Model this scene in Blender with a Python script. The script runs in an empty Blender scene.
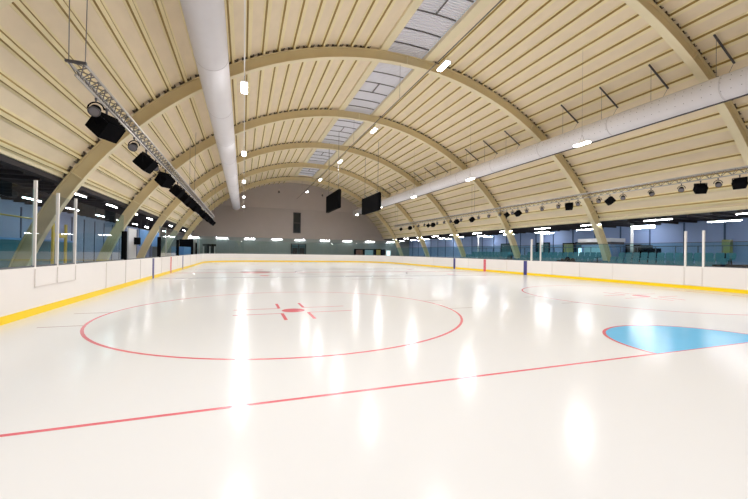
import bpy, math, random
from math import sin, cos, pi, radians as R, sqrt, atan2
from mathutils import Vector, Matrix
random.seed(7)
S = bpy.context.scene
col = S.collection

# ------------------------------------------------------------------ camera
F_PX, YAW, PITCH, ROLL = 357.29, 0.3499, 0.0082, -0.0144
CAM = (-1.31, -9.99, 1.623)
cd = bpy.data.cameras.new('camera'); cam = bpy.data.objects.new('camera', cd); col.objects.link(cam)
cd.sensor_width = 36.0; cd.lens = 36.0 * F_PX / 748.0; cd.clip_start = 0.05; cd.clip_end = 500
r0 = Vector((cos(YAW), -sin(YAW), 0)); f0 = Vector((sin(YAW), cos(YAW), 0)); u0 = Vector((0, 0, 1))
fw = f0 * cos(PITCH) + u0 * sin(PITCH); up = u0 * cos(PITCH) - f0 * sin(PITCH)
rr = r0 * cos(ROLL) - up * sin(ROLL); uu = up * cos(ROLL) + r0 * sin(ROLL)
M = Matrix((rr, uu, -fw)).transposed().to_4x4(); M.translation = Vector(CAM)
cam.matrix_world = M
S.camera = cam

# ------------------------------------------------------------------ world, light levels, exposure
w = bpy.data.worlds.new('world'); S.world = w; w.use_nodes = True
w.node_tree.nodes['Background'].inputs[0].default_value = (0.75, 0.85, 1, 1)
w.node_tree.nodes['Background'].inputs[1].default_value = 0.6
S.view_settings.view_transform = 'Standard'; S.view_settings.look = 'None'
S.view_settings.exposure = 0.0; S.view_settings.gamma = 1.0
LAMP_W = 272.0        # each high-bay lamp over the ice
LAMP_GLOW = 22.0       # diffuser brightness
STRIP_GLOW = 60.0     # strip lights in the aisles
LAMP_COL = (1.0, 0.982, 0.968)
S.cycles.use_denoising = True
S.cycles.max_bounces = 10; S.cycles.diffuse_bounces = 6; S.cycles.glossy_bounces = 4
S.cycles.transparent_max_bounces = 24
S.cycles.caustics_reflective = False; S.cycles.caustics_refractive = False
S.cycles.sample_clamp_indirect = 6.0

# ------------------------------------------------------------------ geometry constants
GZ = -0.03                       # concrete floor level; ice top is z = 0
XL, XR, YN, YF, CR = -6.0, 20.0, -10.0, 46.0, 7.0
BH = 1.14
XC, ZC, RA, RB = 6.99, -4.51, 17.5, 16.92
BAY = 9.10; RIBS = [-0.41 + BAY * k for k in range(6)] + [-9.51]
WL, WR, WF, WB = -14.0, 28.0, -16.0, 51.0
SKIN = 0.68
def vault(th, off):
    """point on the vault at angle th (degrees from the top), off metres outside the ribs' underside"""
    t = R(th); rad = 1 / sqrt((sin(t) / (RA + off)) ** 2 + (cos(t) / (RB + off)) ** 2)
    return XC + rad * sin(t), ZC + rad * cos(t)
def normal(th):
    x, z = vault(th, 0); v = Vector(((x - XC) / RA ** 2, 0, (z - ZC) / RB ** 2)); return v.normalized()

# ------------------------------------------------------------------ materials
def mat(name, c, rough=0.6, metal=0.0, noise=0.0, scale=3.0, bump=0.0, spec=0.5, stretch=None, ior=1.5):
    m = bpy.data.materials.new(name); m.use_nodes = True; nt = m.node_tree; b = nt.nodes['Principled BSDF']
    b.inputs['Base Color'].default_value = (*c, 1); b.inputs['Roughness'].default_value = rough
    b.inputs['Metallic'].default_value = metal; b.inputs['Specular IOR Level'].default_value = spec; b.inputs['IOR'].default_value = ior
    if noise or bump:
        tc = nt.nodes.new('ShaderNodeTexCoord'); n = nt.nodes.new('ShaderNodeTexNoise')
        n.inputs['Scale'].default_value = scale; n.inputs['Detail'].default_value = 5
        src = tc.outputs['Object']
        if stretch:
            mp = nt.nodes.new('ShaderNodeMapping'); mp.inputs['Scale'].default_value = stretch
            nt.links.new(src, mp.inputs['Vector']); src = mp.outputs['Vector']
        nt.links.new(src, n.inputs['Vector'])
        if noise:
            mx = nt.nodes.new('ShaderNodeMix'); mx.data_type = 'RGBA'
            mx.inputs[6].default_value = (*[v * (1 - noise) for v in c], 1)
            mx.inputs[7].default_value = (*[min(1, v * (1 + noise)) for v in c], 1)
            nt.links.new(n.outputs['Fac'], mx.inputs[0]); nt.links.new(mx.outputs[2], b.inputs['Base Color'])
        if bump:
            bp = nt.nodes.new('ShaderNodeBump'); bp.inputs['Strength'].default_value = bump
            bp.inputs['Distance'].default_value = 0.02
            nt.links.new(n.outputs['Fac'], bp.inputs['Height']); nt.links.new(bp.outputs['Normal'], b.inputs['Normal'])
    return m
def emit(name, c, s):
    m = bpy.data.materials.new(name); m.use_nodes = True; b = m.node_tree.nodes['Principled BSDF']
    b.inputs['Base Color'].default_value = (0.8, 0.8, 0.8, 1)
    b.inputs['Emission Color'].default_value = (*c, 1); b.inputs['Emission Strength'].default_value = s
    return m
def glass(name, tint, refl=1.0):
    m = bpy.data.materials.new(name); m.use_nodes = True; nt = m.node_tree
    for n in list(nt.nodes): nt.nodes.remove(n)
    out = nt.nodes.new('ShaderNodeOutputMaterial'); t = nt.nodes.new('ShaderNodeBsdfTransparent')
    g = nt.nodes.new('ShaderNodeBsdfGlossy'); fr = nt.nodes.new('ShaderNodeFresnel'); mx = nt.nodes.new('ShaderNodeMixShader')
    t.inputs[0].default_value = (*tint, 1); g.inputs['Roughness'].default_value = 0.01
    g.inputs[0].default_value = (refl, refl, refl, 1); fr.inputs[0].default_value = 1.5
    ge = nt.nodes.new('ShaderNodeNewGeometry'); sb = nt.nodes.new('ShaderNodeMath'); sb.operation = 'SUBTRACT'; sb.use_clamp = True
    nt.links.new(fr.outputs[0], sb.inputs[0]); nt.links.new(ge.outputs['Backfacing'], sb.inputs[1])
    nt.links.new(sb.outputs[0], mx.inputs[0]); nt.links.new(t.outputs[0], mx.inputs[1])
    nt.links.new(g.outputs[0], mx.inputs[2]); nt.links.new(mx.outputs[0], out.inputs[0])
    return m

MT = dict(
    ice=mat('ice', (0.72, 0.728, 0.745), 0.17, noise=0.012, scale=0.25, ior=1.14),
    red=mat('red_line_paint', (0.72, 0.15, 0.19), 0.2, noise=0.08, scale=3),
    blue=mat('blue_line_paint', (0.10, 0.12, 0.35), 0.2),
    grey_line=mat('faded_line_paint', (0.42, 0.34, 0.36), 0.2),
    crease=mat('crease_paint', (0.17, 0.55, 0.88), 0.17, noise=0.10, scale=1.2, ior=1.22),
    board=mat('board_plastic', (0.83, 0.80, 0.785), 0.35, noise=0.02, scale=1.5),
    seam=mat('board_seam', (0.72, 0.68, 0.66), 0.6),
    kick=mat('kick_plastic', (0.95, 0.67, 0.0), 0.35, noise=0.05),
    cap=mat('cap_rubber', (0.10, 0.11, 0.13), 0.5),
    navy=mat('board_navy', (0.05, 0.05, 0.22), 0.4),
    skin=mat('roof_panel', (0.84, 0.715, 0.525), 0.7, noise=0.10, scale=2.2, bump=0.15, stretch=(1, 0.5, 1)),
    purlin=mat('purlin_paint', (0.87, 0.76, 0.47), 0.55, noise=0.06, scale=2),
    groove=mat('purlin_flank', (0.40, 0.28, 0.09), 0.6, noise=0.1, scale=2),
    rib=mat('rib_paint', (0.82, 0.73, 0.50), 0.5, noise=0.06, scale=1.5),
    ribweb=mat('rib_web_paint', (0.72, 0.61, 0.37), 0.5, noise=0.08, scale=1.5),
    sky=mat('skylight_sheet', (0.82, 0.82, 0.88), 0.5),
    dark=mat('dark_steel', (0.06, 0.055, 0.06), 0.5),
    wire=mat('steel_wire', (0.16, 0.15, 0.15), 0.5, metal=0.3),
    duct=mat('duct_fabric', (0.78, 0.765, 0.80), 0.65, noise=0.04, scale=2.0, bump=0.2),
    ductseam=mat('duct_seam', (0.62, 0.60, 0.63), 0.6),
    alu=mat('truss_aluminium', (0.50, 0.48, 0.46), 0.4, metal=0.6),
    white=mat('white_metal', (0.80, 0.78, 0.76), 0.4),
    black=mat('matt_black', (0.005, 0.005, 0.006), 0.9, spec=0.03),
    display=mat('display_black', (0.004, 0.004, 0.005), 0.9, spec=0.03),
    lens=mat('lens_glass', (0.17, 0.16, 0.18), 0.15),
    gable=mat('gable_cladding', (0.44, 0.385, 0.365), 0.8, noise=0.04, scale=1.0),
    gable_hi=mat('gable_upper_cladding', (0.50, 0.44, 0.42), 0.8, noise=0.04, scale=1.0),
    gable_lo=mat('gable_lower_cladding', (0.28, 0.31, 0.305), 0.7, noise=0.05, scale=1.0),
    wallb=mat('blue_wall', (0.24, 0.33, 0.56), 0.6, noise=0.06, scale=0.6),
    walll=mat('lilac_wall', (0.40, 0.46, 0.68), 0.6, noise=0.06, scale=0.6),
    pil=mat('wall_joint', (0.03, 0.07, 0.16), 0.6),
    ceil=mat('dark_ceiling', (0.035, 0.028, 0.032), 0.8),
    floor=mat('rubber_floor', (0.10, 0.10, 0.11), 0.7, noise=0.1),
    stand=mat('stand_concrete', (0.16, 0.20, 0.24), 0.7, noise=0.08),
    seat=mat('seat_teal', (0.015, 0.14, 0.20), 0.4),
    seatmetal=mat('seat_bracket', (0.08, 0.09, 0.10), 0.4, metal=0.5),
    column=mat('column_white', (0.68, 0.68, 0.70), 0.5),
    yellow=mat('rail_yellow', (0.62, 0.45, 0.04), 0.4),
    teal=mat('door_teal', (0.02, 0.10, 0.13), 0.4),
    darkglass=mat('dark_glass', (0.02, 0.025, 0.03), 0.08),
    paleblue=mat('pale_blue_panel', (0.35, 0.60, 0.72), 0.3),
    brown=mat('brown_panel', (0.22, 0.10, 0.08), 0.5),
    ochre=mat('ochre_panel', (0.50, 0.38, 0.10), 0.5),
    bench=mat('bench_wood', (0.42, 0.28, 0.15), 0.5, noise=0.1),
    bluecover=mat('blue_cover', (0.10, 0.28, 0.60), 0.5),
    green=mat('hi_vis_green', (0.26, 0.30, 0.12), 0.6),
    lamp=emit('lamp_diffuser', LAMP_COL, LAMP_GLOW),
    strip=emit('strip_tube', (0.96, 0.98, 1.0), STRIP_GLOW),
    exitm=emit('lit_panel', (0.8, 0.95, 1.0), 1.6),
    gap_shade=mat('rib_gap_shade', (0.10, 0.075, 0.05), 0.6),  # dark colour standing for shade in the gaps above the ribs
    emblem=mat('faded_emblem', (0.60, 0.27, 0.28), 0.2),
    glass=glass('rink_glass', (0.74, 0.88, 0.89)),
    glass_end=glass('end_glass', (0.86, 0.93, 0.93)),
    glass_clear=glass('door_glass', (0.90, 0.94, 0.97)),
)

# ------------------------------------------------------------------ helpers
class MB:
    def __init__(s): s.v = []; s.f = []
    def add(s, vs, fs):
        b = len(s.v); s.v += [tuple(v) for v in vs]; s.f += [tuple(i + b for i in f) for f in fs]; return s
    def box(s, a, b):
        x0, y0, z0 = a; x1, y1, z1 = b
        return s.add([(x0, y0, z0), (x1, y0, z0), (x1, y1, z0), (x0, y1, z0), (x0, y0, z1), (x1, y0, z1), (x1, y1, z1), (x0, y1, z1)],
                     [(0, 3, 2, 1), (4, 5, 6, 7), (0, 1, 5, 4), (1, 2, 6, 5), (2, 3, 7, 6), (3, 0, 4, 7)])
    def bar(s, p, q, wd, ht, up=(0, 0, 1)):
        p, q = Vector(p), Vector(q); d = (q - p).normalized(); u = Vector(up)
        if abs(d.dot(u)) > .99: u = Vector((1, 0, 0))
        a = d.cross(u).normalized(); b = a.cross(d).normalized(); a *= wd / 2; b *= ht / 2
        vs = [p - a - b, p + a - b, p + a + b, p - a + b, q - a - b, q + a - b, q + a + b, q - a + b]
        return s.add(vs, [(0, 1, 2, 3), (7, 6, 5, 4), (0, 4, 5, 1), (1, 5, 6, 2), (2, 6, 7, 3), (3, 7, 4, 0)])
    def tube(s, p, q, r, n=8, r2=None):
        p, q = Vector(p), Vector(q); d = (q - p).normalized(); u = Vector((0, 0, 1)) if abs(d.z) < .95 else Vector((1, 0, 0))
        a = d.cross(u).normalized(); b = d.cross(a); r2 = r if r2 is None else r2
        vs = [p + (a * cos(2 * pi * i / n) + b * sin(2 * pi * i / n)) * r for i in range(n)] + \
             [q + (a * cos(2 * pi * i / n) + b * sin(2 * pi * i / n)) * r2 for i in range(n)]
        return s.add(vs, [(i, (i + 1) % n, n + (i + 1) % n, n + i) for i in range(n)] + [tuple(range(n))[::-1], tuple(range(n, 2 * n))])
    def prism(s, prof, y0, y1):
        """profile in x,z extruded along y"""
        n = len(prof)
        vs = [(x, y0, z) for x, z in prof] + [(x, y1, z) for x, z in prof]
        return s.add(vs, [(i, (i + 1) % n, n + (i + 1) % n, n + i) for i in range(n)] + [tuple(range(n))[::-1], tuple(range(n, 2 * n))])
    def flat(s, pts, z0, z1):
        n = len(pts)
        vs = [(x, y, z0) for x, y in pts] + [(x, y, z1) for x, y in pts]
        return s.add(vs, [(i, (i + 1) % n, n + (i + 1) % n, n + i) for i in range(n)] + [tuple(range(n))[::-1], tuple(range(n, 2 * n))])
    def ring(s, c, r0_, r1_, z0, z1, a0=0, a1=360, n=96):
        full = abs(a1 - a0) >= 360; k = n if full else n + 1
        for z in (z0, z1): pass
        vs = []
        for i in range(k):
            a = R(a0 + (a1 - a0) * i / n)
            for r_, z in ((r0_, z0), (r1_, z0), (r1_, z1), (r0_, z1)): vs.append((c[0] + r_ * cos(a), c[1] + r_ * sin(a), z))
        fs = []
        for i in range(n):
            j = (i + 1) % k
            for e in range(4): fs.append((i * 4 + e, j * 4 + e, j * 4 + (e + 1) % 4, i * 4 + (e + 1) % 4))
        if not full: fs += [(3, 2, 1, 0), (n * 4, n * 4 + 1, n * 4 + 2, n * 4 + 3)]
        return s.add(vs, fs)
    def sweep(s, rows, closed=False):
        """rows: list of equal-length closed cross sections"""
        n = len(rows[0]); vs = [p for r_ in rows for p in r_]; fs = []
        m = len(rows)
        for i in range(m if closed else m - 1):
            j = (i + 1) % m
            for e in range(n): fs.append((i * n + e, i * n + (e + 1) % n, j * n + (e + 1) % n, j * n + e))
        if not closed: fs += [tuple(range(n))[::-1], tuple(range((m - 1) * n, m * n))]
        return s.add(vs, fs)
    def build(s, name, m, parent=None, smooth=False):
        o_ = Vector((0, 0, 0)); q_ = parent
        while q_: o_ = o_ + q_.location; q_ = q_.parent
        me = bpy.data.meshes.new(name); me.from_pydata([(v[0] - o_[0], v[1] - o_[1], v[2] - o_[2]) for v in s.v], [], s.f)
        me.validate(); me.update()
        import bmesh
        bm = bmesh.new(); bm.from_mesh(me); bmesh.ops.recalc_face_normals(bm, faces=bm.faces); bm.to_mesh(me); bm.free()
        if smooth:
            for p in me.polygons: p.use_smooth = len(p.vertices) <= 4
        me.materials.append(MT[m] if isinstance(m, str) else m)
        o = bpy.data.objects.new(name, me); col.objects.link(o)
        if parent: o.parent = parent
        return o
def tag(o, label=None, cat=None, group=None, kind=None):
    if label: o['label'] = label
    if cat: o['category'] = cat
    if group: o['group'] = group
    if kind: o['kind'] = kind
    return o
def empty(name, loc, label, cat, group=None):
    o = bpy.data.objects.new(name, None); o.location = loc; o.empty_display_size = 0.2; col.objects.link(o)
    return tag(o, label, cat, group)
def copy_tree(o, loc=None, rz=None, label=None, group=None, parent=None):
    c = o.copy(); col.objects.link(c)
    if parent: c.parent = parent
    if loc is not None: c.location = loc
    if rz is not None: c.rotation_euler = (0, 0, rz)
    if label: c['label'] = label
    if group: c['group'] = group
    for ch in list(o.children): copy_tree(ch, parent=c)
    return c
def solid(name, a, b, m, parent=None): return MB().box(a, b).build(name, m, parent)
NTH = ['nearest', 'second', 'third', 'fourth', 'fifth', 'sixth', 'seventh', 'eighth', 'ninth', 'tenth', 'eleventh', 'twelfth',
       'thirteenth', 'fourteenth', 'fifteenth', 'sixteenth', 'seventeenth', 'eighteenth', 'nineteenth', 'twentieth']
def nth(i, n=None): return 'farthest' if n is not None and i == n - 1 and n > 1 else NTH[i]

# ================================================================== THE SETTING
tag(solid('floor', (WL, WF, GZ - 0.15), (WR, WB, GZ), 'floor'), kind='structure')
wl = tag(solid('wall_left', (WL - 0.2, WF, GZ), (WL, WB, 4.6), 'walll'), kind='structure')
wr = tag(solid('wall_right', (WR, WF, GZ), (WR + 0.2, WB, 4.3), 'wallb'), kind='structure')
for x0, x1, par in ((WL, WL + 0.05, wl), (WR - 0.05, WR, wr)):
    k = 0
    y = -12.0
    while y < WB:
        solid('wall_joint', (x0, y, GZ), (x1, y + 0.09, 4.05), 'pil', par); y += 2.275
tag(solid('wall_front', (WL, WF - 0.3, GZ), (WR, WF, 14.5), 'gable'), kind='structure')
wb = tag(solid('wall_back', (WL, WB, GZ), (WR, WB + 0.3, 14.5), 'gable'), kind='structure')
solid('upper_cladding', (WL, WB - 0.06, 8.75), (WR, WB, 14.5), 'gable_hi', wb)
solid('lower_cladding', (WL, WB - 0.08, GZ), (WR, WB, 3.75), 'gable_lo', wb)
solid('cladding_trim', (WL, WB - 0.10, 8.68), (WR, WB, 8.76), 'gable_hi', wb)

# roof vault skin
TL, TR_ = -59.0, 60.7
prof = []
ths = [TL + (TR_ - TL) * i / 90 for i in range(91)]
inner = [vault(t, SKIN) for t in ths]; outer = [vault(t, SKIN + 0.12) for t in ths]
SK0, SK1 = -2.9, 4.7
def skin(a, b, y0, y1, mb):
    t = [a + (b - a) * i / max(2, int((b - a) / 1.3)) for i in range(max(2, int((b - a) / 1.3)) + 1)]
    p = [vault(q, SKIN) for q in t] + [vault(q, SKIN + 0.12) for q in t[::-1]]
    mb.prism(p, y0, y1)
ceiling = MB()
skin(TL, SK0, WF, WB, ceiling); skin(SK1, TR_, WF, WB, ceiling)
t = [SK0 + (SK1 - SK0) * i / 6 for i in range(7)]
ceiling.prism([vault(q, SKIN) for q in t] + [vault(q, SKIN + .12) for q in t[::-1]], 44.6, WB)
ceiling.prism([vault(q, SKIN) for q in t] + [vault(q, SKIN + .12) for q in t[::-1]], WF, -12)
ceil = tag(ceiling.build('ceiling', 'skin'), kind='structure')
def frame(th, off):
    x, z = vault(th, off); n = normal(th); tg = Vector((n.z, 0, -n.x)); return Vector((x, 0, z)), n, tg
def purlin(th):
    c, n, tg = frame(th, SKIN)
    pr_ = [(-.17, 0), (-.165, -.02), (-.10, -.025), (-.057, -.115), (.057, -.115), (.10, -.025), (.165, -.02), (.17, 0)]
    p = [c + tg * a + n * b for a, b in pr_]
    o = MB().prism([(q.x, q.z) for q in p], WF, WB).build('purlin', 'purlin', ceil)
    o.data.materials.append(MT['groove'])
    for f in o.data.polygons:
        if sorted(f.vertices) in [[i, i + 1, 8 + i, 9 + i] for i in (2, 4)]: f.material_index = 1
th = 8.08
THP = []
while th < 60: purlin(th); THP.append(th); th += 2.58
th = -7.14
while th > -59: purlin(th); THP.append(th); th -= 2.58
for a, b in ((SK0 - 1.5, SK0), (SK1, SK1 + 1.6)):      # broad kerbs along the rooflight
    c0, n, tg = frame((a + b) / 2, SKIN); wdt = R(b - a) * 17.6
    p = [c0 + tg * u + n * v for u, v in [(-wdt / 2, 0), (-wdt / 2, -.10), (-wdt / 2 + .03, -.125), (wdt / 2 - .03, -.125), (wdt / 2, -.10), (wdt / 2, 0)]]
    MB().prism([(q.x, q.z) for q in p], -12, 44.6).build('rooflight_kerb', 'rib', ceil)
# rooflight: corrugated translucent sheet with dark bars
sk = MB(); y = -12.0; rows = []
while y < 44.6:
    for dy, o_ in ((0, .15), (.07, .15), (.085, .20), (.145, .20)):
        rows.append([(vault(q, SKIN + o_)[0], y + dy, vault(q, SKIN + o_)[1]) for q in (SK0, (SK0 + SK1) / 2, SK1)] +
                    [(vault(q, SKIN + .26)[0], y + dy, vault(q, SKIN + .26)[1]) for q in (SK1, (SK0 + SK1) / 2, SK0)])
    y += 0.16
sky = tag(sk.sweep(rows).build('window_2', 'sky'), kind='structure')
y = -10.9; k = 0
def sk_bar(y): 
    mb = MB(); ts = [SK0 + .15 + (SK1 - SK0 - .3) * i / 4 for i in range(5)]
    for a, b in zip(ts, ts[1:]):
        p, q = vault(a, SKIN + .12), vault(b, SKIN + .12)
        mb.bar((p[0], y, p[1]), (q[0], y, q[1]), .045, .05)
    mb.build('glazing_bar', 'wire', sky)
ybar = [r_ + d for r_ in RIBS for d in (1.3, 2.75, 4.2, 5.65, 7.1, 8.4)]
for y in ybar:
    if -11 < y < 44.3: sk_bar(y)
for r_ in RIBS:
    if r_ + 5 < 44:
        x, z = vault(.9, SKIN + .12); MB().bar((x, r_ + 4.2, z), (x, r_ + 5.65, z), .05, .05).build('glazing_bar', 'wire', sky)

# dark ceilings above the side aisles, with joists
for x0, x1, dz in ((WL, -8.9, .3), (22.9, WR, 0)):
    m = MB().box((x0, WF, 4.12 + dz), (x1, WB, 4.25 + dz)); y = WF + 1
    while y < WB: m.box((x0, y, 3.98 + dz), (x1, y + .12, 4.12 + dz)); y += 1.1375
    tag(m.build('ceiling', 'ceil'), kind='structure')
tag(MB().box((-8.80, WF, 4.56), (-8.48, WB, 4.80)).build('trim_1', 'rib'), kind='structure')
tag(MB().box((22.62, WF, 4.10), (22.88, WB, 4.30)).build('trim_2', 'rib'), kind='structure')
tag(MB().box((-8.9, WF, 4.36), (-8.80, WB, 4.98)).box((-8.80, WF, 4.36), (-8.56, WB, 4.56)).build('trim_3', 'ceil'), kind='structure')
tag(MB().box((22.8, WF, 4.12), (22.9, WB, 4.7)).build('trim_4', 'ceil'), kind='structure')

# tall window high in the back wall, double door below
w1 = tag(solid('window_1', (6.5, WB - .12, 4.75), (7.6, WB, 8.05), 'darkglass'), kind='structure')
m = MB().box((6.42, WB - .17, 4.67), (6.52, WB, 8.13)).box((7.58, WB - .17, 4.67), (7.68, WB, 8.13)).box((6.52, WB - .17, 8.03), (7.58, WB, 8.13)).box((6.52, WB - .17, 4.67), (7.58, WB, 4.77)).box((6.52, WB - .17, 6.35), (7.58, WB, 6.42))
m.build('window_frame', 'dark', w1)
d1 = tag(solid('door_1', (6.15, WB - .12, GZ), (8.6, WB, 2.75), 'teal'), kind='structure')
m = MB()
for x in (6.1, 7.32, 8.52): m.box((x, WB - .2, GZ), (x + .12, WB - .12, 2.8))
m.box((6.22, WB - .2, 2.35), (8.52, WB - .12, 2.42)); m.box((6.1, WB - .2, 2.8), (8.64, WB - .02, 2.9))
m.build('door_frame', 'black', d1)
solid('door_pane', (6.35, WB - .15, 1.0), (7.22, WB - .12, 2.2), 'darkglass', d1); solid('door_pane', (7.52, WB - .15, 1.0), (8.4, WB - .12, 2.2), 'darkglass', d1)
# doors in the right wall
for k, (y0, y1, z1, mm) in enumerate(((13.4, 14.9, 2.75, 'teal'), (15.2, 16.3, 2.7, 'green'), (18.1, 19.6, 2.8, 'teal'), (9.2, 10.2, 2.45, 'dark'), (23.5, 25.2, 2.8, 'teal'))):
    d = tag(solid('door_%d' % (k + 2), (WR - .1, y0, GZ), (WR, y1, z1), mm), kind='structure')
    MB().box((WR - .14, y0 - .1, GZ), (WR - .05, y0, z1 + .1)).box((WR - .14, y1, GZ), (WR - .05, y1 + .1, z1 + .1)).box((WR - .14, y0, z1), (WR - .05, y1, z1 + .1)).build('door_frame', 'black', d)
    if k == 0: solid('door_pane', (WR - .13, 13.65, 1.2), (WR - .1, 14.65, 2.3), 'exitm', d)

# ================================================================== ARCHED RIBS
def make_rib():
    e = empty('arched_roof_rib', (XC, 0, GZ), '', 'roof arch', 'arched ribs carrying the vault')
    tmax = 75.0
    def section(o0, o1, hy):
        rows = []
        n = 110
        # ends cut at the floor: find angle where z = GZ
        for i in range(n + 1):
            t_ = -E_ + 2 * E_ * i / n
            (xa, za), nn = vault(t_, 0), normal(t_)
            p0 = Vector((xa, 0, za)) + nn * o0; p1 = Vector((xa, 0, za)) + nn * o1
            rows.append([(p0.x, -hy, p0.z), (p0.x, hy, p0.z), (p1.x, hy, p1.z), (p1.x, -hy, p1.z)])
        return rows
    E_ = 74.0
    while vault(E_, 0)[1] > GZ + 0.12: E_ += .1
    MB().sweep(section(0, .03, .16)).build('bottom_flange', 'rib', e)
    MB().sweep(section(.03, .52, .045)).build('web', 'ribweb', e)
    MB().sweep(section(.52, .55, .14)).build('top_flange', 'ribweb', e)
    for t_ in (-33, 1.2, 33, -58.5, 58.5):
        m = MB(); (xa, za), nn = vault(t_, 0), normal(t_); p0 = Vector((xa, 0, za)); tg = Vector((nn.z, 0, -nn.x))
        q = p0 + nn * .03; q2 = p0 + nn * .5
        m.bar(q, q2, .05, .24, up=(0, 1, 0)); m.build('splice_plate', 'rib', e)
    for t_ in THP:  # dark zigzag strips added as painted shadow between rib top and roof skin
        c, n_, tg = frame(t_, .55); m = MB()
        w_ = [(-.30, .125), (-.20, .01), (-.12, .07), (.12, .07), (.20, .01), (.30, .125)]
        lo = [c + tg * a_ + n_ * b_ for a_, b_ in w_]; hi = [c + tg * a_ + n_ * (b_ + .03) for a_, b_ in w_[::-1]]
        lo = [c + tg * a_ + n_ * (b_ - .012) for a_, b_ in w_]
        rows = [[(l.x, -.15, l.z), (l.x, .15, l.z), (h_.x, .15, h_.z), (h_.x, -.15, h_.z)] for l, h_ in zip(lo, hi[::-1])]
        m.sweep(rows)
        m.build('rib_gap_shadow', 'gap_shade', e)
    for sgn in (-1, 1):
        x, z = vault(E_ * sgn, .27)
        bp_ = MB().box((x - .45, -.3, GZ), (x + .45, .3, GZ + .04)).build('base_plate', 'dark', e)
        for a in (-.35, .35):
            for b in (-.22, .22): MB().tube((x + a, b, GZ + .04), (x + a, b, GZ + .1), .02, 6).build('bolt', 'dark', bp_)
    return e
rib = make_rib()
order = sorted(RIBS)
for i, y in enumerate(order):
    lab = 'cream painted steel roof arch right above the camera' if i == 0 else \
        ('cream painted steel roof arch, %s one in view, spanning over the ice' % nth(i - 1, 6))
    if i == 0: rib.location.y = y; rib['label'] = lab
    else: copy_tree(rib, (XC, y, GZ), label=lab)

# ================================================================== ICE AND MARKINGS
def rrect(off=0.0, n=14):
    pts = []
    x0, x1, y0, y1, r = XL - off, XR + off, YN - off, YF + off, CR + off
    for cx, cy, a0 in ((x1 - r, y1 - r, 0), (x0 + r, y1 - r, 90), (x0 + r, y0 + r, 180), (x1 - r, y0 + r, 270)):
        for i in range(n + 1):
            a = R(a0 + 90 * i / n); pts.append((cx + r * cos(a), cy + r * sin(a)))
    return pts
ice = empty('ice_rink', (7, 18, GZ), 'white indoor ice sheet filling the hall inside the boards', 'ice rink')
MB().flat(rrect(0.0), GZ, 0.0).build('ice_sheet', 'ice', ice)
def mark(name, mb, m): return mb.build(name, m, ice)
H0, H1 = -0.004, 0.0015
GY = -6.0
def xin(y):  # half extent of the ice at y
    for cy, s in ((YN + CR, -1), (YF - CR, 1)):
        d = (y - cy) * s
        if d > 0: return XL + CR - sqrt(CR * CR - d * d), XR - CR + sqrt(CR * CR - d * d)
    return XL, XR
for y, wd, m_, nm in ((GY, .05, 'red', 'goal_line'), (42, .06, 'red', 'goal_line'), (18, .30, 'red', 'centre_line'), (12.85, .22, 'blue', 'blue_line'), (23.15, .22, 'blue', 'blue_line')):
    a, b = xin(y); mark(nm, MB().box((a + .05, y - wd / 2, H0), (b - .05, y + wd / 2, H1)), m_)
for cx, cy, rad in ((0, 0, 4.5), (14, 0, 4.5), (0, 36, 4.5), (14, 36, 4.5)):
    mark('faceoff_circle', MB().ring((cx, cy), rad - .03, rad + .03, H0, H1), 'red')
    mark('faceoff_spot', MB().ring((cx, cy), 0.001, .31, H0, H1, n=32), 'red')
    for sx in (-1, 1):
        for sy in (-1, 1):
            # bold corner stroke along the rink, thin stroke across it
            x = cx + sx * .34; y = cy + sy * .42
            mark('corner_mark', MB().box((x - .04, min(y, y + sy * .95), H0), (x + .04, max(y, y + sy * .95), H1)), 'red')
            mark('corner_mark', MB().box((min(x, x + sx * 1.2), y - .025, H0), (max(x, x + sx * 1.2), y + .025, H1)), 'red')
            y2 = cy + sy * .85; x2 = cx + sx * (sqrt(4.5 ** 2 - .85 ** 2))
            mark('hash_mark', MB().box((min(x2, x2 + sx * .8), y2 - .025, H0), (max(x2, x2 + sx * .8), y2 + .025, H1)), 'grey_line')
mark('centre_circle', MB().ring((7, 18), 4.46, 4.54, H0, H1), 'blue')
for cx, cy in ((0, 14.35), (0, 21.65), (14, 14.35), (14, 21.65), (7, 18)):
    mark('faceoff_spot', MB().ring((cx, cy), 0.001, .31, H0, H1, n=24), 'red')
for cy, a0 in ((GY, 0), (42, 180)):
    h0, h1 = 0.0010, 0.0022
    pts = [(7 + 1.8 * cos(R(a0 + 180 * i / 40)), cy + 1.8 * sin(R(a0 + 180 * i / 40))) for i in range(41)]
    mark('crease', MB().flat(pts, h0, h1), 'crease')
    mark('crease_outline', MB().ring((7, cy), 1.8, 1.86, h0, h1 + .0006, a0, a0 + 180, 48), 'red')
# worn painted emblem and lettering far down the ice
mark('painted_emblem', MB().ring((-.4, 18.9), 0.001, 1.15, 0.001, 0.003, n=32), 'grey_line')
mark('painted_emblem', MB().ring((-.4, 17.9), 0.001, 1.0, 0.001, 0.0036, n=32), 'emblem')
for x0, x1 in ((4.8, 6.2), (6.4, 6.9), (7.0, 7.7), (7.8, 8.9)):
    mark('painted_lettering', MB().box((x0, 10.5, H0), (x1, 10.72, H1)), 'grey_line')

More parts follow.
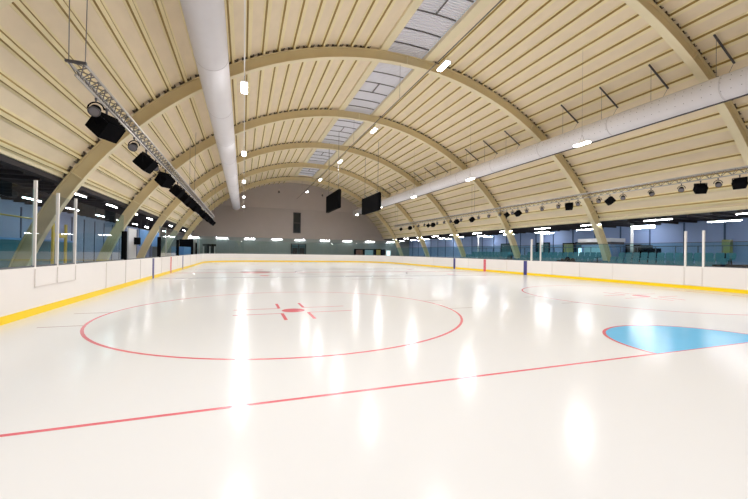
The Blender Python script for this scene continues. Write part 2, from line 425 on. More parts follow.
# ================================================================== DASHER BOARDS
boards = empty('dasher_boards', (7, 18, GZ), 'white dasher boards with yellow kick plate around the ice', 'boards')
def band(name, o0, o1, z0, z1, m):
    a, b = rrect(o0), rrect(o1); n = len(a)
    rows = [[(a[i][0], a[i][1], z0), (b[i][0], b[i][1], z0), (b[i][0], b[i][1], z1), (a[i][0], a[i][1], z1)] for i in range(n)]
    return MB().sweep(rows, closed=True).build(name, m, boards)
band('board_face', 0.01, .16, .17, BH - .02, 'board')
tag(band('kick_plate', 0.0, .16, GZ, .175, 'kick'), 'yellow kick plate')
band('cap_rail', 0.02, .18, BH - .02, BH + .005, 'board')
band('glass_sill', 0.10, .18, BH + .005, BH + .04, 'cap')
for side, x in (('l', XL), ('r', XR)):
    s = 1 if side == 'l' else -1
    for y, m_, wd in ((12.85, 'navy', .36), (18.0, 'red', .34), (23.15, 'navy', .36)):
        q = [x - s * .012, x + s * .004]
        tag(MB().box((min(q), y - wd / 2, 0), (max(q), y + wd / 2, BH - .02)).build('line_stripe', m_, boards), ('red' if m_ == 'red' else 'navy blue') + ' line stripe')
    for y in (-1.1, 5.6, 7.9, 10.2, 15.0, 20.6, 27.6, 32.0, 36.5):
        q = [x - s * .012, x + s * .0135]
        MB().box((min(q), y - .012, .18), (max(q), y + .012, BH - .03)).build('panel_seam', 'seam', boards)
m = MB(); q0, q1 = XL - .0, XL + .0135
for a in (.85, 1.95, 3.05): m.box((q0, a - .012, .68), (q1, a + .012, BH - .03))
m.box((q0, .85, .665), (q1, 3.05, .69)); m.build('gate_outline', 'seam', boards)
m = MB(); q0, q1 = XR - .0135, XR
for a in (1.05, 1.82): m.box((q0, a - .012, .2), (q1, a + .012, BH - .03))
m.box((q0, 1.05, .19), (q1, 1.82, .21)); m.build('gate_outline', 'seam', boards)

# ================================================================== RINK GLASS
def pane(p, q, z1, m_, label, group, z0=BH + .04):
    p, q = Vector((*p, 0)), Vector((*q, 0)); d = (q - p).normalized(); p += d * .012; q -= d * .012
    mid = (p + q) / 2; a = d.cross(Vector((0, 0, 1))) * .006
    e = Vector((0, 0, z0)); f = Vector((0, 0, z1))
    mb = MB().add([p - a + e, q - a + e, q + a + e, p + a + e, p - a + f, q - a + f, q + a + f, p + a + f],
                  [(0, 3, 2, 1), (4, 5, 6, 7), (0, 1, 5, 4), (1, 2, 6, 5), (2, 3, 7, 6), (3, 0, 4, 7)])
    o = mb.build('rink_shield', m_); tag(o, label, 'glass pane', group)
    return o
GX = .14
T1 = 3.05
ysL = [(-3, -1.2), (-1.2, 1.07), (1.07, 2.2), (2.2, 3.3), (3.3, 4.9), (4.9, 6.5), (6.5, 8.0), (14.9, 16.9), (16.9, 18.9), (18.9, 21.2), (33, 36), (36, 39)]
desc = ['outside the left edge of the picture', 'at the left picture edge', 'between the nearest white posts', 'between the farther white posts',
        'first beyond the white gate posts', 'second beyond the white gate posts', 'touching the nearest black padded post',
        'first beyond the players bench opening', 'second beyond the players bench opening', 'last before the penalty bench opening', 'first beyond the penalty bench opening', 'last before the far left corner']
for (a, b), t_ in zip(ysL, desc):
    pane((XL - GX, a), (XL - GX, b), T1, 'glass_clear' if 'between' in t_ else 'glass', 'greenish rink glass pane on the left boards, ' + t_, 'glass panes on the left boards')
ysR = [-3, -1.2, 1.05, 1.82, 4.2, 6.6, 9.0, 11.4, 12.3, 14.7, 17.1, 19.5, 21.9, 24.3, 26.7, 29.1, 31.5, 33.9, 36.3, 39]
for i, (a, b) in enumerate(zip(ysR, ysR[1:])):
    pane((XR + GX, a), (XR + GX, b), 2.35, 'glass', 'rink glass pane on the right boards, %s from the camera end' % nth(i, len(ysR) - 1), 'glass panes on the right boards')
top = MB().box((XR + GX - .02, -3, 2.35), (XR + GX + .02, 39, 2.375)); tag(top.build('glass_top_rail', 'dark'), 'thin dark rail capping the rink glass along the right boards', 'rail')
corner = lambda cx, cy, a: (cx + (CR + GX) * cos(R(a)), cy + (CR + GX) * sin(R(a)))
for nm, cx, a0 in (('far left', XL + CR, 180), ('far right', XR - CR, 0)):
    s = -1 if a0 == 180 else 1
    for k in range(5):
        a, b = a0 + s * 18 * k, a0 + s * 18 * (k + 1)
        pane(corner(cx, YF - CR, a), corner(cx, YF - CR, b), T1, 'glass_end', 'rink glass pane in the %s corner, %s round from the side boards' % (nm, ['first', 'second', 'third', 'fourth', 'fifth'][k]), 'glass panes at the far end')
for k in range(5):
    x = XL + CR + k * 2.4
    pane((x, YF + GX), (x + 2.4, YF + GX), T1, 'glass_end', 'rink glass pane behind the far goal area, %s from the left' % ['first', 'second', 'third', 'fourth', 'fifth'][k], 'glass panes at the far end')
for k in range(5):
    for s, nm in ((-1, 'left'), (1, 'right')): pass
# slim posts
def post(x, y, z1, m_, wd, label, cat, group, name='stanchion'):
    e = MB().box((x - wd / 2, y - wd / 2, BH + .005), (x + wd / 2, y + wd / 2, z1)).build(name, m_)
    tag(e, label, cat, group); return e
for k, y in enumerate((1.07, 2.2, 3.3)):
    post(XL - GX + .02, y, T1 + (.22 if k == 0 else .08), 'white', .06, 'white metal glass post on the left boards, %s of the gate' % ('nearest', 'middle', 'farthest')[k], 'post', 'white gate posts')
for k, (y, z) in enumerate(((1.05, 2.95), (1.82, 2.95), (11.4, 3.15), (12.3, 2.85))):
    post(XR + GX - .02, y, z, 'white', .085 if k != 3 else .12, 'white metal glass post on the right boards, %s' % ('nearest of the near gate', 'farther of the near gate', 'nearer one of the middle gate', 'farther one of the middle gate')[k], 'post', 'white gate posts')
for k, (y, lab) in enumerate(((14.95, 'where the glass resumes beyond the players bench'), (16.9, 'second beyond the players bench'), (33.0, 'far down the left boards'), (36.0, 'next to the far left corner'))):
    post(XL - GX, y, T1, 'alu', .05, 'slim grey glass post on the left boards ' + lab, 'post', 'slim grey glass posts')
for k, (y, lab) in enumerate(((8.08, 'nearest, beside the players bench'), (14.8, 'second, far end of the players bench'), (21.3, 'third, at the penalty bench'), (32.9, 'farthest, past the penalty bench'))):
    post(XL - GX + .02, y, 2.38, 'black', .17, 'black padded glass end post on the left boards, ' + lab, 'post', 'black padded posts', 'padded_upright')
for k, x in enumerate((-6.1, -4.0)):
    pass

# ================================================================== CEILING DUCTS
def duct(x, z, y0, y1, r, label):
    e = empty('air_duct', (x, (y0 + y1) / 2, z), label, 'air duct')
    dt = MB().tube((x, y0, z), (x, y1, z), r, 40).build('duct_tube', 'duct', e, smooth=True)
    y = 2.9 - 4.55 * 3
    while y < y1 - .5:
        MB().tube((x, y, z), (x, y + .05, z), r + .007, 40).build('duct_seam', 'ductseam', dt, smooth=True); y += 4.55
    MB().tube((x, y1 - .02, z), (x, y1 + .03, z), r + .03, 40).build('end_collar', 'duct', e, smooth=True)
    return e
dl = duct(-2.42, 8.08, -12, 46, .53, 'long pale round fabric air duct hanging on the left side of the vault')
dr = duct(16.3, 8.26, -12, 47.5, .51, 'long pale round fabric air duct hanging on the right side of the vault')
MB().bar((16.3, -12, 7.73), (16.3, 47.5, 7.73), .05, .05).build('support_rail', 'dark', dr)
# rows of small air holes in the right duct
m = MB()
for a in (150, 172, 208):
    y = -6.0
    while y < 20:
        n_ = Vector((cos(R(a)), 0, sin(R(a)))); c = Vector((16.3, y, 8.26)) + n_ * .505; y += .31
        m.tube(c, c + n_ * .009, .014, 5)
tag(m.build('air_hole', 'dark', dr), 'small dark air holes', kind='stuff')
# hanger bars across the purlins above the right duct
def hanger(y, lab):
    a, b = vault(31.5, SKIN - .14), vault(36.8, SKIN - .14)
    e = empty('duct_hanger', (a[0], y, a[1]), lab, 'duct hanger', 'dark hanger bars above the right duct')
    MB().bar((a[0], y, a[1]), (b[0], y, b[1]), .06, .05).build('bar', 'dark', e)
    MB().tube((a[0] + .15, y, a[1] - .1), (a[0] + .15, y, 8.77), .008, 5).build('wire', 'wire', e)
    MB().tube((b[0] - .05, y, b[1]), (16.75, y, 8.5), .008, 5).build('wire', 'wire', e)
    return e
h = None
for k in range(19):
    y = -1.27 + 2.44 * k
    if min(abs(y - r_) for r_ in RIBS) < .25: continue
    lab = 'dark steel hanger bar across the purlins over the right duct, %s along the duct' % NTH[k]
    if h is None: h = hanger(y, lab); h0 = Vector(h.location)
    else: copy_tree(h, (h0.x, y, h0.z), label=lab)
for k in range(12):     # wires of the left duct
    y = -5 + 4.55 * k; tt = R(-31); 
    th_ = -32.0
    x, z = vault(-34.2, SKIN)
    MB().tube((-2.42, y, 8.61), (-2.42, y, [vault(t_, SKIN)[1] for t_ in [i * -.2 for i in range(300)] if vault(t_, SKIN)[0] <= -2.42][0]), .008, 5).build('hanger_wire', 'wire', dl)

# ================================================================== HIGH-BAY LAMPS
def roof_z(x):
    lo = min(((abs(vault(t_ * .25, SKIN)[0] - x), vault(t_ * .25, SKIN)[1]) for t_ in range(-230, 230)))
    return lo[1]
def make_lamp():
    e = empty('high_bay_lamp', (0, 0, 0), '', 'lamp', None)
    m = MB().box((-.11, -.40, .02), (.11, .40, .08)).box((-.07, -.14, .08), (.07, .14, .17)); m.build('housing', 'white', e)
    MB().box((-.10, -.39, -.045), (.10, .39, .02)).build('diffuser', 'lamp', e)
    m = MB()
    for s in (-1, 1): m.tube((0, s * .1, .17), (0, s * .02, .42), .006, 5)
    m.build('suspension', 'wire', e)
    ld = bpy.data.lights.new('lamp_light', 'AREA'); ld.shape = 'RECTANGLE'; ld.size = .20; ld.size_y = .78; ld.energy = LAMP_W; ld.color = LAMP_COL
    lo = bpy.data.objects.new('lamp_light', ld); lo.location = (0, 0, -.06); col.objects.link(lo); lo.parent = e
    return e
lampo = make_lamp(); first = True
LROWS = ((-1.38, 7.36, 3.4, 'left', 'beside the left duct'), (6.94, 9.98, 3.9, 'centre', 'beneath the rooflight'), (14.0, 7.02, 2.8, 'right', 'beside the right duct'))
for x, z, y0, nm, where in LROWS:
    ks = list(range(-2, 5))
    for k in ks:
        y = y0 + BAY * k
        if k < 0: lab = 'white high-bay lamp of the %s row, %s' % (nm, 'above the near goal' if k == -1 else 'at the camera end of the hall')
        else: lab = 'glowing white high-bay lamp hung %s, %s one in view' % (where, nth(k, 5))
        if first:
            lampo.location = (x, y, z); lampo['label'] = lab; lampo['group'] = 'high-bay lamps over the ice'; first = False; o = lampo
        else: o = copy_tree(lampo, (x, y, z), label=lab)
for x, z, y0, nm, where in LROWS[:2]:
    e = empty('lamp_conduit', (x, 15, z + .43), 'thin straight conduit carrying the %s row of high-bay lamps' % nm, 'conduit')
    m = MB().bar((x, -14, z + .44), (x, 50.9, z + .44), .035, .035); m.build('conduit', 'white' if nm == 'left' else 'wire', e)
    for r_ in RIBS: 
        zz = [vault(t_ * .1, 0)[1] for t_ in range(-600, 600) if vault(t_ * .1, 0)[0] >= x][0]
        MB().tube((x, r_, z + .46), (x, r_, zz), .008, 5).build('hanger_wire', 'wire', e)
for k in range(7):
    y = 2.8 + BAY * (k - 2)
    if y < WF: continue
    e = MB().tube((14, y, 7.43), (14, y, roof_z(14)), .004, 5).build('suspension_wire', 'wire')
    tag(e, 'thin wire holding a lamp of the right row, %s' % ('above the camera end', 'above the near goal', 'nearest in view', 'second in view', 'third in view', 'fourth in view', 'farthest')[k], 'wire', 'lamp wires of the right row')

# ================================================================== STRIP LIGHTS
def make_strip():
    e = empty('strip_light', (0, 0, 0), '', 'strip light')
    MB().box((-.06, -.8, .02), (.06, .8, .07)).build('housing', 'white', e)
    for s_ in (-1, 1): MB().box((-.012, s_ * .569 - .012, .07), (.012, s_ * .569 + .012, .23)).build('rod', 'wire', e)
    MB().box((-.035, -.78, -.01), (.035, .78, .02)).build('tube', 'strip', e)
    return e
st = make_strip(); first = True
snap = lambda y: WF + 1.06 + .56875 + 1.1375 * round((y - WF - 1.62875) / 1.1375)
def strip(x, y, z, rz, lab, group):
    global first
    if first: st.location = (x, y, z); st.rotation_euler.z = rz; st['label'] = lab; st['group'] = group; first = False
    else: copy_tree(st, (x, y, z), rz, lab, group)
for i in range(12):
    y = -7.25 + 4.55 * i
    if i == 2: continue
    strip(-8.66, y + 4.2, 4.13, 0, 'bright strip light under the left eave, %s from the camera' % NTH[i], 'strip lights under the left eave')
for i in range(13):
    y = -9.35 + 4.55 * i
    strip(22.72, y + .45, 3.87, 0, 'bright strip light under the right eave, %s from the camera' % NTH[i], 'strip lights under the right eave')
for i in range(12):
    y = -4.2 + 4.55 * i
    strip(25.2, snap(y + 2.0), 3.75, 0, 'strip light in the inner row over the right stand, %s from the camera' % NTH[i], 'strip lights over the right stand')
for i in range(12):
    y = -1.2 + 4.55 * i
    if i % 2: continue
    strip(27.0, snap(y), 3.75, 0, 'strip light close to the right blue wall, %s from the camera' % NTH[i], 'strip lights by the right wall')
for i in range(11):
    y = -.5 + 4.55 * i
    strip(-11.4, snap(y), 4.05, 0, 'strip light over the left aisle, %s from the camera' % NTH[i], 'strip lights over the left aisle')
for i, x in enumerate((-8.6, -4.55, -.4, 3.85, 7.6, 11.85, 15.85, 20.1, 24.2)):
    strip(x, WB - .14, 3.56, pi / 2, 'bright strip light on the back wall, %s from the left' % ['first'] [0:1][0] if i == 0 else 'bright strip light on the back wall, %s from the left' % NTH[i], 'strip lights on the back wall')

# ================================================================== LIGHTING TRUSSES
def truss(x, z, y0, y1, lab, wires):
    e = empty('lighting_truss', (x, (y0 + y1) / 2, z), lab, 'lighting truss')
    wv = .135
    C_ = [(x - wv, z + .12), (x + wv, z + .12), (x, z - .14)]
    for cx, cz in C_: MB().tube((cx, y0, cz), (cx, y1, cz), .027, 8).build('chord', 'alu', e, smooth=True)
    m = MB(); n = int((y1 - y0) / .4)
    for i in range(n):
        a = y0 + i * (y1 - y0) / n; b = y0 + (i + .5) * (y1 - y0) / n; c = y0 + (i + 1) * (y1 - y0) / n
        for p, q in ((0, 1), (1, 2), (0, 2)):
            m.tube((C_[p][0], a, C_[p][1]), (C_[q][0], b, C_[q][1]), .011, 5); m.tube((C_[q][0], b, C_[q][1]), (C_[p][0], c, C_[p][1]), .011, 5)
    m.build('bracing', 'wire', e)
    m = MB().bar((C_[0][0] - .04, y0, C_[0][1]), (C_[1][0] + .04, y0, C_[1][1]), .05, .05); m.build('end_frame', 'dark', e)
    for y in wires:
        for s in (-1, 1):
            MB().tube((x + s * wv, y, z + .14), (x + s * (wv + .03), y, roof_z(x + s * wv)), .009, 5).build('hanger_wire', 'wire', e)
    return e
truss(-4.5, 5.2, -1.3, 33.2, 'slim aluminium lighting truss hanging along the left side of the rink', (-1.25, 15.7, 32.8))
truss(18.5, 5.33, -3.0, 36.0, 'slim aluminium lighting truss hanging along the right side of the rink', (-2.9, 17.8, 35.5))
def make_flood():
    e = empty('floodlight', (0, 0, 0), '', 'floodlight')
    m = MB(); T = Matrix.Rotation(R(40), 4, 'Y')
    def tb(a, b, name, mm, par=None):
        q = MB().box(a, b); q.v = [tuple(T @ Vector(v) + Vector((0, 0, -.42))) for v in q.v]; return q.build(name, mm, par or e)
    hs = tb((-.25, -.27, -.24), (.25, .27, .20), 'housing', 'black')
    q = MB()
    for i in range(5): q.box((-.22 + .1 * i, -.24, .20), (-.19 + .1 * i, .24, .25))
    q.v = [tuple(T @ Vector(v) + Vector((0, 0, -.42))) for v in q.v]; q.build('cooling_fins', 'black', hs)
    tb((-.22, -.24, -.255), (.22, .24, -.24), 'lens', 'darkglass', hs)
    MB().bar((0, -.31, -.42), (0, -.31, -.10), .05, .02).bar((0, .31, -.42), (0, .31, -.10), .05, .02).bar((0, -.32, -.10), (0, .32, -.10), .05, .02).tube((0, -.32, -.42), (0, .32, -.42), .02, 6).build('yoke', 'black', e)
    MB().tube((0, 0, -.10), (0, 0, .02), .025, 8).box((-.03, -.03, 0), (.03, .03, .06)).build('clamp', 'dark', e)
    e.scale = (.74, .74, .74)
    return e
def make_can():
    e = empty('spotlight', (0, 0, 0), '', 'spotlight')
    T = Matrix.Rotation(R(-48), 4, 'Y')
    def tf(q): q.v = [tuple(T @ Vector(v) + Vector((0, 0, -.25))) for v in q.v]; return q
    hs = tf(MB().tube((0, 0, .12), (0, 0, .02), .07, 16, .125).tube((0, 0, .02), (0, 0, -.15), .125, 16, .14)).build('housing', 'black', e, smooth=True)
    tf(MB().tube((0, 0, -.15), (0, 0, -.165), .115, 16)).build('lens', 'lens', hs)
    tf(MB().ring((0, 0), .118, .15, -.175, -.15, n=20)).build('rim', 'dark', hs)
    q = MB(); n = 10
    for i in range(n):
        a0, a1 = pi * i / n, pi * (i + 1) / n
        q.bar((0, -.19 * cos(a0), -.25 + .19 * sin(a0)), (0, -.19 * cos(a1), -.25 + .19 * sin(a1)), .035, .015, up=(1, 0, 0))
    q.build('yoke', 'black', e)
    MB().tube((0, 0, -.07), (0, 0, .02), .02, 8).box((-.025, -.025, -.01), (.025, .025, .06)).build('clamp', 'dark', e)
    e.scale = (.78, .78, .78)
    return e
flood, can = make_flood(), make_can(); used = set()
def place(kind, x, y, z, rz, lab, group):
    src = flood if kind == 'b' else can
    if kind not in used:
        used.add(kind); src.location = (x, y, z); src.rotation_euler.z = rz; src['label'] = lab; src['group'] = group; return src
    return copy_tree(src, (x, y, z), rz, lab, group)
LT = [('c', -.25), ('b', .42), ('c', 1.22), ('c', 2.75), ('b', 4.2), ('c', 5.6), ('b', 7.4), ('b', 10.4), ('c', 11.4), ('b', 12.7), ('b', 14.8), ('b', 17.6), ('c', 19.0), ('b', 20.5), ('b', 24), ('b', 27.2), ('b', 30.2), ('b', 32.4)]
cb, cc = 0, 0
for k, y in LT:
    i = cb if k == 'b' else cc
    lab = ('black box floodlight under the left truss, %s of its kind from the camera' if k == 'b' else 'small black round spotlight under the left truss, %s of its kind from the camera') % NTH[i]
    if k == 'b': cb += 1
    else: cc += 1
    place(k, -4.5, y, 5.2 - .223, R(random.uniform(-35, 15)) if k == 'b' else R(random.uniform(-100, -70)), lab, 'stage lights on the left truss').scale = (.95,) * 3 if k == 'b' else (.82,) * 3
RT = [('b', -1.04), ('c', -.30), ('b', .35), ('c', 1.12), ('c', 2.49), ('c', 3.95), ('b', 4.70), ('c', 5.38), ('c', 6.8), ('b', 7.46), ('c', 8.28), ('c', 9.7), ('c', 11.16), ('b', 12.06), ('c', 12.66), ('b', 13.30), ('c', 14.08), ('c', 15.52), ('c', 16.97), ('b', 17.96), ('c', 19.7), ('b', 20.5), ('c', 21.6), ('c', 22.82), ('c', 24.3), ('b', 25.2), ('b', 26.3), ('c', 27.2), ('c', 28.7), ('c', 30.05), ('b', 31.07), ('b', 33.84)]
cb, cc = 0, 0
for k, y in RT:
    i = cb if k == 'b' else cc
    lab = ('black box floodlight under the right truss, %s of its kind from the camera' if k == 'b' else 'small black round spotlight under the right truss, %s of its kind from the camera') % NTH[i]
    if k == 'b': cb += 1
    else: cc += 1
    place(k, 18.5, y, 5.33 - .223, (pi + R(random.uniform(-50, 50))) if k == 'b' else R(random.uniform(200, 250)), lab, 'stage lights on the right truss').scale = (.74,) * 3 if k == 'b' else (.78,) * 3

# ================================================================== HANGING SCREENS
def screen(x, lab):
    y0, y1, z0, z1 = 22.3, 27.5, 5.76, 7.46
    e = empty('hanging_screen', (x, 24.9, z0), lab, 'screen', 'black screens above the ice')
    cb_ = MB().box((x - .14, y0, z0), (x + .14, y1, z1)).build('cabinet', 'black', e)
    for s in (-1, 1):
        q = sorted((x + s * .14, x + s * .15)); MB().box((q[0], y0 + .08, z0 + .08), (q[1], y1 - .08, z1 - .08)).build('display', 'display', cb_)
    MB().bar((x, y0, z1 + .03), (x, y1, z1 + .03), .08, .06).build('hanging_frame', 'dark', e)
    for y in (22.9, 26.9): MB().tube((x, y, z1 + .05), (x, y, roof_z(x)), .018, 6).build('hanger_wire', 'wire', e)
screen(7.0, 'black box screen hanging over centre ice, left one of the pair')
screen(11.0, 'black box screen hanging right of centre, beside the duct end')

# ================================================================== RIGHT STAND, SEATS, COLUMNS
for (x0, x1, z), nm in zip(((21.35, 22.2, .46), (22.2, 23.05, .76), (23.05, 24.0, 1.06), (24.0, 25.2, 1.2)), ('lowest step, under the front seat row', 'second step, under the middle seat row', 'third step, under the top seat row', 'rear walkway behind the seats')):
    tag(MB().box((x0, 1.3, GZ), (x1, 26, z)).build('stand_tier', 'stand'), 'grey concrete tier of the right stand, ' + nm, 'stand', 'tiers of the right stand')
tag(MB().box((21.3, 1.22, GZ), (25.2, 1.3, 1.25)).build('stand_end_panel', 'black'), 'low black end panel closing the near side of the right stand', 'panel')
gr = empty('guard_rail', (24.9, 13, 1.2), 'dark guard rail along the walkway behind the right seats', 'rail')
y = 1.4
MB().bar((24.9, 1.3, 2.30), (24.9, 26, 2.30), .05, .05).build('top_rail', 'cap', gr)
while y < 26: MB().bar((24.9, y, 1.2), (24.9, y, 2.28), .04, .04).build('baluster', 'cap', gr); y += 1.2
def make_seat():
    e = empty('stadium_seat', (0, 0, 0), '', 'seat')
    MB().box((-.22, -.21, .40), (.20, .21, .45)).box((-.24, -.21, .38), (-.20, .21, .45)).build('seat_pan', 'seat', e)
    rows = []
    for z, x, hw in ((.46, .20, .19), (.60, .22, .215), (.74, .25, .215), (.82, .27, .17)):
        rows.append([(x, -hw, z), (x + .03, -hw, z), (x + .03, hw, z), (x, hw, z)])
    MB().sweep(rows).build('backrest', 'seat', e)
    MB().box((-.05, -.03, 0), (.15, .03, .05)).box((.02, -.03, .05), (.08, .03, .40)).bar((.05, 0, .38), (.22, 0, .5), .06, .04).build('bracket', 'seatmetal', e)
    return e
seat = make_seat(); fs = True
for ri, (x, z, rn) in enumerate(((21.8, .46, 'front'), (22.62, .76, 'middle'), (23.45, 1.06, 'top'))):
    for bi, (a, n, bn) in enumerate(((1.65, 13, 'near'), (9.35, 15, 'middle'), (18.5, 14, 'far'))):
        for k in range(n):
            y = a + .5 * k
            if ri == 2 and min(abs(y - r_) for r_ in RIBS) < .3: continue
            lab = 'teal plastic stadium seat in the %s row of the %s seating block' % (rn, bn); g = '%s row seats of the %s block' % (rn, bn)
            if fs: seat.location = (x, y, z); seat['label'] = lab; seat['group'] = g; fs = False
            else: copy_tree(seat, (x, y, z), label=lab, group=g)
for k, (x, y, lab) in enumerate(((25.5, 8.19, 'white steel column behind the near seating block'), (25.5, 16.6, 'white steel column behind the middle seating block'), (25.5, 26.5, 'white steel column beyond the far seating block'))):
    e = empty('column', (x, y, GZ), lab, 'column', 'white columns behind the stand')
    MB().tube((x, y, GZ + .02), (x, y, 4.12), .10, 16).build('shaft', 'column', e, smooth=True); MB().box((x - .2, y - .2, GZ), (x + .2, y + .2, GZ + .02)).build('base_plate', 'dark', e)
# right wall furniture
k1 = empty('kiosk', (27.0, 11.4, GZ), 'dark recessed kiosk with pale fascia by the right wall', 'kiosk')
MB().box((26.4, 9.9 + .6, GZ), (27.85, 13.1, 2.55)).build('counter_block', 'wallb', k1)
MB().box((26.2, 10.3, 2.75), (27.85, 13.3, 3.05)).build('fascia', 'column', k1)
MB().box((26.4, 10.4, 2.55), (27.85, 13.2, 2.75)).build('lintel', 'dark', k1)
MB().box((26.36, 10.8, 1.3), (26.4, 12.8, 2.4)).build('shutter', 'paleblue', k1)
k2 = empty('bag_rack', (25.9, 6.9, GZ), 'low black cabinet against the aisle behind the near seats', 'cabinet')
MB().box((25.6, 6.7, GZ), (26.3, 8.0, 2.2)).build('cabinet_body', 'black', k2); MB().box((25.56, 7.05, 2.23), (25.62, 7.6, 2.38)).build('lit_sign', 'exitm', k2)
MB().box((25.54, 7.0, 2.2), (25.9, 7.65, 2.42)).build('sign_box', 'dark', k2)
e = empty('equipment_heap', (21.0, 9.6, GZ), 'dark heap of equipment standing between the right boards and seats', 'equipment')
for x, y, z, r_ in ((21.0, 9.3, 1.25, .2), (21.0, 9.75, 1.33, .24), (21.0, 10.2, 1.2, .2), (21.0, 10.55, 1.1, .18)):
    rows = []
    for i in range(7):
        t_ = i / 6; rr_ = r_ * (.75 + .45 * sin(pi * t_)) * (1 if i < 6 else .5)
        rows.append([(x + rr_ * cos(2 * pi * j / 10), y + rr_ * 1.1 * sin(2 * pi * j / 10), GZ + (z + .2) * t_) for j in range(10)])
    MB().sweep(rows).build('equipment_bag', 'black', e, smooth=True)
e = empty('hi_vis_jacket_stand', (27.6, 3.6, GZ), 'green and yellow jacket on a dark stand by the right blue wall', 'coat stand')
MB().box((27.4, 3.45, 1.9), (27.75, 3.85, 2.75)).build('jacket', 'green', e)
MB().bar((27.6, 3.35, GZ), (27.6, 3.5, 1.9), .06, .06).bar((27.6, 3.9, GZ), (27.6, 3.75, 1.9), .06, .06).bar((27.6, 3.6, 1.2), (27.6, 4.2, 1.0), .06, .06).build('stand', 'black', e)

# ================================================================== LEFT AISLE
def bench(y0, y1, lab):
    e = empty('players_bench', (-7.1, (y0 + y1) / 2, GZ), lab, 'bench', 'benches behind the left boards')
    MB().box((-7.3, y0, .55), (-6.9, y1, .60)).build('seat_plank', 'bench', e)
    for y in (y0 + .3, (y0 + y1) / 2, y1 - .3): MB().box((-7.2, y - .04, GZ), (-7.0, y + .04, .55)).build('leg', 'dark', e)
bench(8.6, 14.2, 'long wooden bench in the nearest opening of the left glass'); bench(22.5, 32, 'long wooden bench in the farther opening of the left glass')
e = empty('covered_table', (-8.0, 36, GZ), 'blue covered table beyond the farther opening of the left glass', 'table')
MB().box((-8.6, 33.5, .9), (-7.4, 39, 1.95)).build('blue_cover', 'bluecover', e); MB().box((-8.4, 33.7, GZ), (-7.6, 38.8, .9)).build('base', 'dark', e)
MB().box((-8.7, 39.2, GZ), (-7.2, 39.5, 2.9)).build('end_screen', 'black', e)
e = empty('yellow_barrier', (-11.2, 12.6, GZ), 'yellow tubular barrier in the left aisle behind the gate glass', 'barrier')
m = MB().tube((-11.2, 5.5, 3.05), (-11.2, 14.6, 3.05), .035, 8); m.build('top_rail', 'yellow', e)
for y in (14.6, 16.1): MB().box((-11.24, y - .1, GZ), (-11.16, y + .1, 3.0)).build('post', 'yellow', e)
MB().box((-11.23, 14.6, 2.2), (-11.17, 16.1, 2.45)).build('gate_board', 'yellow', e)
for y in (6.5, 9.6): MB().tube((-11.2, y, GZ), (-11.2, y, 3.05), .04, 8).build('post', 'dark', e)
e = empty('aisle_counter', (-12.4, 12, GZ), 'long blue fronted counter along the left aisle', 'counter')
MB().box((-12.8, 7, GZ), (-12.2, 20, 2.0)).build('front', 'seat', e); MB().box((-12.9, 6.9, 2.0), (-12.1, 20.1, 2.1)).build('worktop', 'bluecover', e)
e = empty('free_standing_board', (-10.0, 24.3, GZ), 'pale lilac wall panel behind the nearest bench opening', 'panel')
MB().box((-10.05, 23.6, GZ), (-9.95, 25.8, 3.3)).build('board_face', MT['column'], e); MB().box((-9.95, 25.0, 2.0), (-9.6, 25.6, 2.6)).build('wall_box', 'black', e)
for k, (y0, y1) in enumerate(((26.72, 29.82), (31.26, 34.37))):
    e = empty('blue_banner', (-9.9, y0, 1.8), 'blue panel hanging in the left aisle, %s beyond the lilac panel' % ('first', 'second')[k], 'panel', 'blue aisle panels')
    MB().box((-10.0, y0, 1.9), (-9.94, y1, 3.4)).build('banner', 'bluecover', e); MB().bar((-9.97, y0, 3.43), (-9.97, y1, 3.43), .05, .05).box((-9.99, y0 + .42, 3.43), (-9.95, y0 + .47, 4.28)).box((-9.99, y1 - .45, 3.43), (-9.95, y1 - .4, 4.28)).build('batten', 'dark', e)

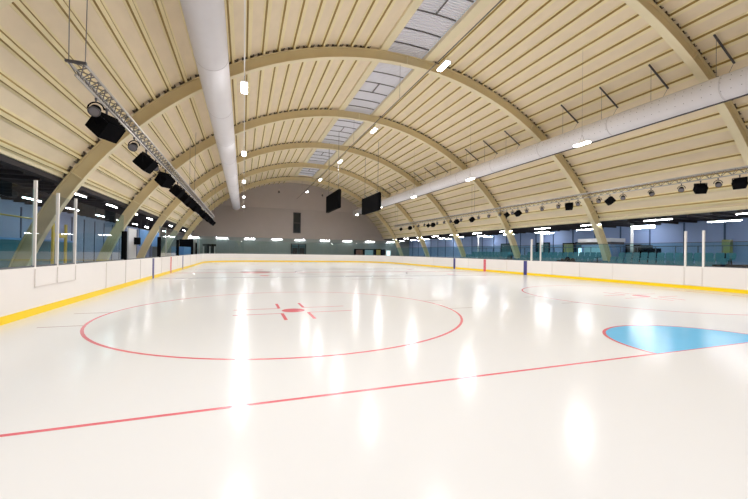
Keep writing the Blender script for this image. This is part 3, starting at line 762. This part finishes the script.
# ================================================================== FAR END
def cabinet(x0, x1, z1, m_, lab, frame='black'):
    e = empty('vending_machine', ((x0 + x1) / 2, 50.4, GZ), lab, 'machine', 'machines against the back wall')
    cb_ = MB().box((x0, 50.1, GZ), (x1, 50.85, z1)).build('cabinet', frame, e); MB().box((x0 + .15, 50.07, .9), (x1 - .15, 50.1, z1 - .15)).build('front_panel', m_, e)
cabinet(17.1, 18.6, 2.2, 'brown', 'dark machine with brown front at the right of the back wall')
cabinet(18.75, 20.6, 2.2, 'paleblue', 'machine with pale blue front at the right of the back wall')
cabinet(20.9, 22.0, 2.25, 'ochre', 'machine with ochre front near the right end of the back wall')
cabinet(22.05, 22.75, 2.2, 'darkglass', 'narrow black machine beside the ochre one')
cabinet(22.9, 23.9, 2.1, 'exitm', 'white lit machine nearest the right end of the back wall', 'white')
e = empty('goal_storage_frame', (-6.2, 49.5, GZ), 'dark shelter with white uprights behind the far left boards', 'shelter')
MB().box((-7.1, 49.2, 2.2), (-5.3, 50.2, 2.55)).build('canopy', 'black', e); MB().box((-6.9, 50.0, .2), (-5.5, 50.1, 2.2)).build('back_panel', 'darkglass', e)
for x in (-7.0, -6.1, -5.45): MB().box((x - .05, 49.25, GZ), (x + .05, 49.35, 2.2)).build('upright', 'white', e)
for k, (x, y) in enumerate(((-8.6, 47.6), (-7.6, 48.2))):
    tag(MB().tube((x, y, GZ), (x, y, 3.9 if k == 0 else 3.4), .07, 10).build('column', 'column'), 'slim white column at the far left corner, %s' % ('left one' if k == 0 else 'right one'), 'column', 'far left columns')
for k, x in enumerate((4.0, 11.2)):
    e = empty('wall_spotlight', (x, WB - .1, vault(0, 0)[1] - .6 - k * .1), 'small bracketed spotlight high on the back wall, %s' % ('left of the rooflight' if k == 0 else 'right of the rooflight'), 'spotlight', 'spotlights on the back wall')
    z = e.location.z
    MB().bar((x, WB - .1, z), (x, WB - .5, z), .05, .05).bar((x, WB - .5, z + .02), (x, WB - .5, z - .3), .04, .04).build('bracket', 'rib', e)
    MB().tube((x, WB - .5, z - .3), (x, WB - .65, z - .55), .10, 12, .14).build('head', 'dark', e)
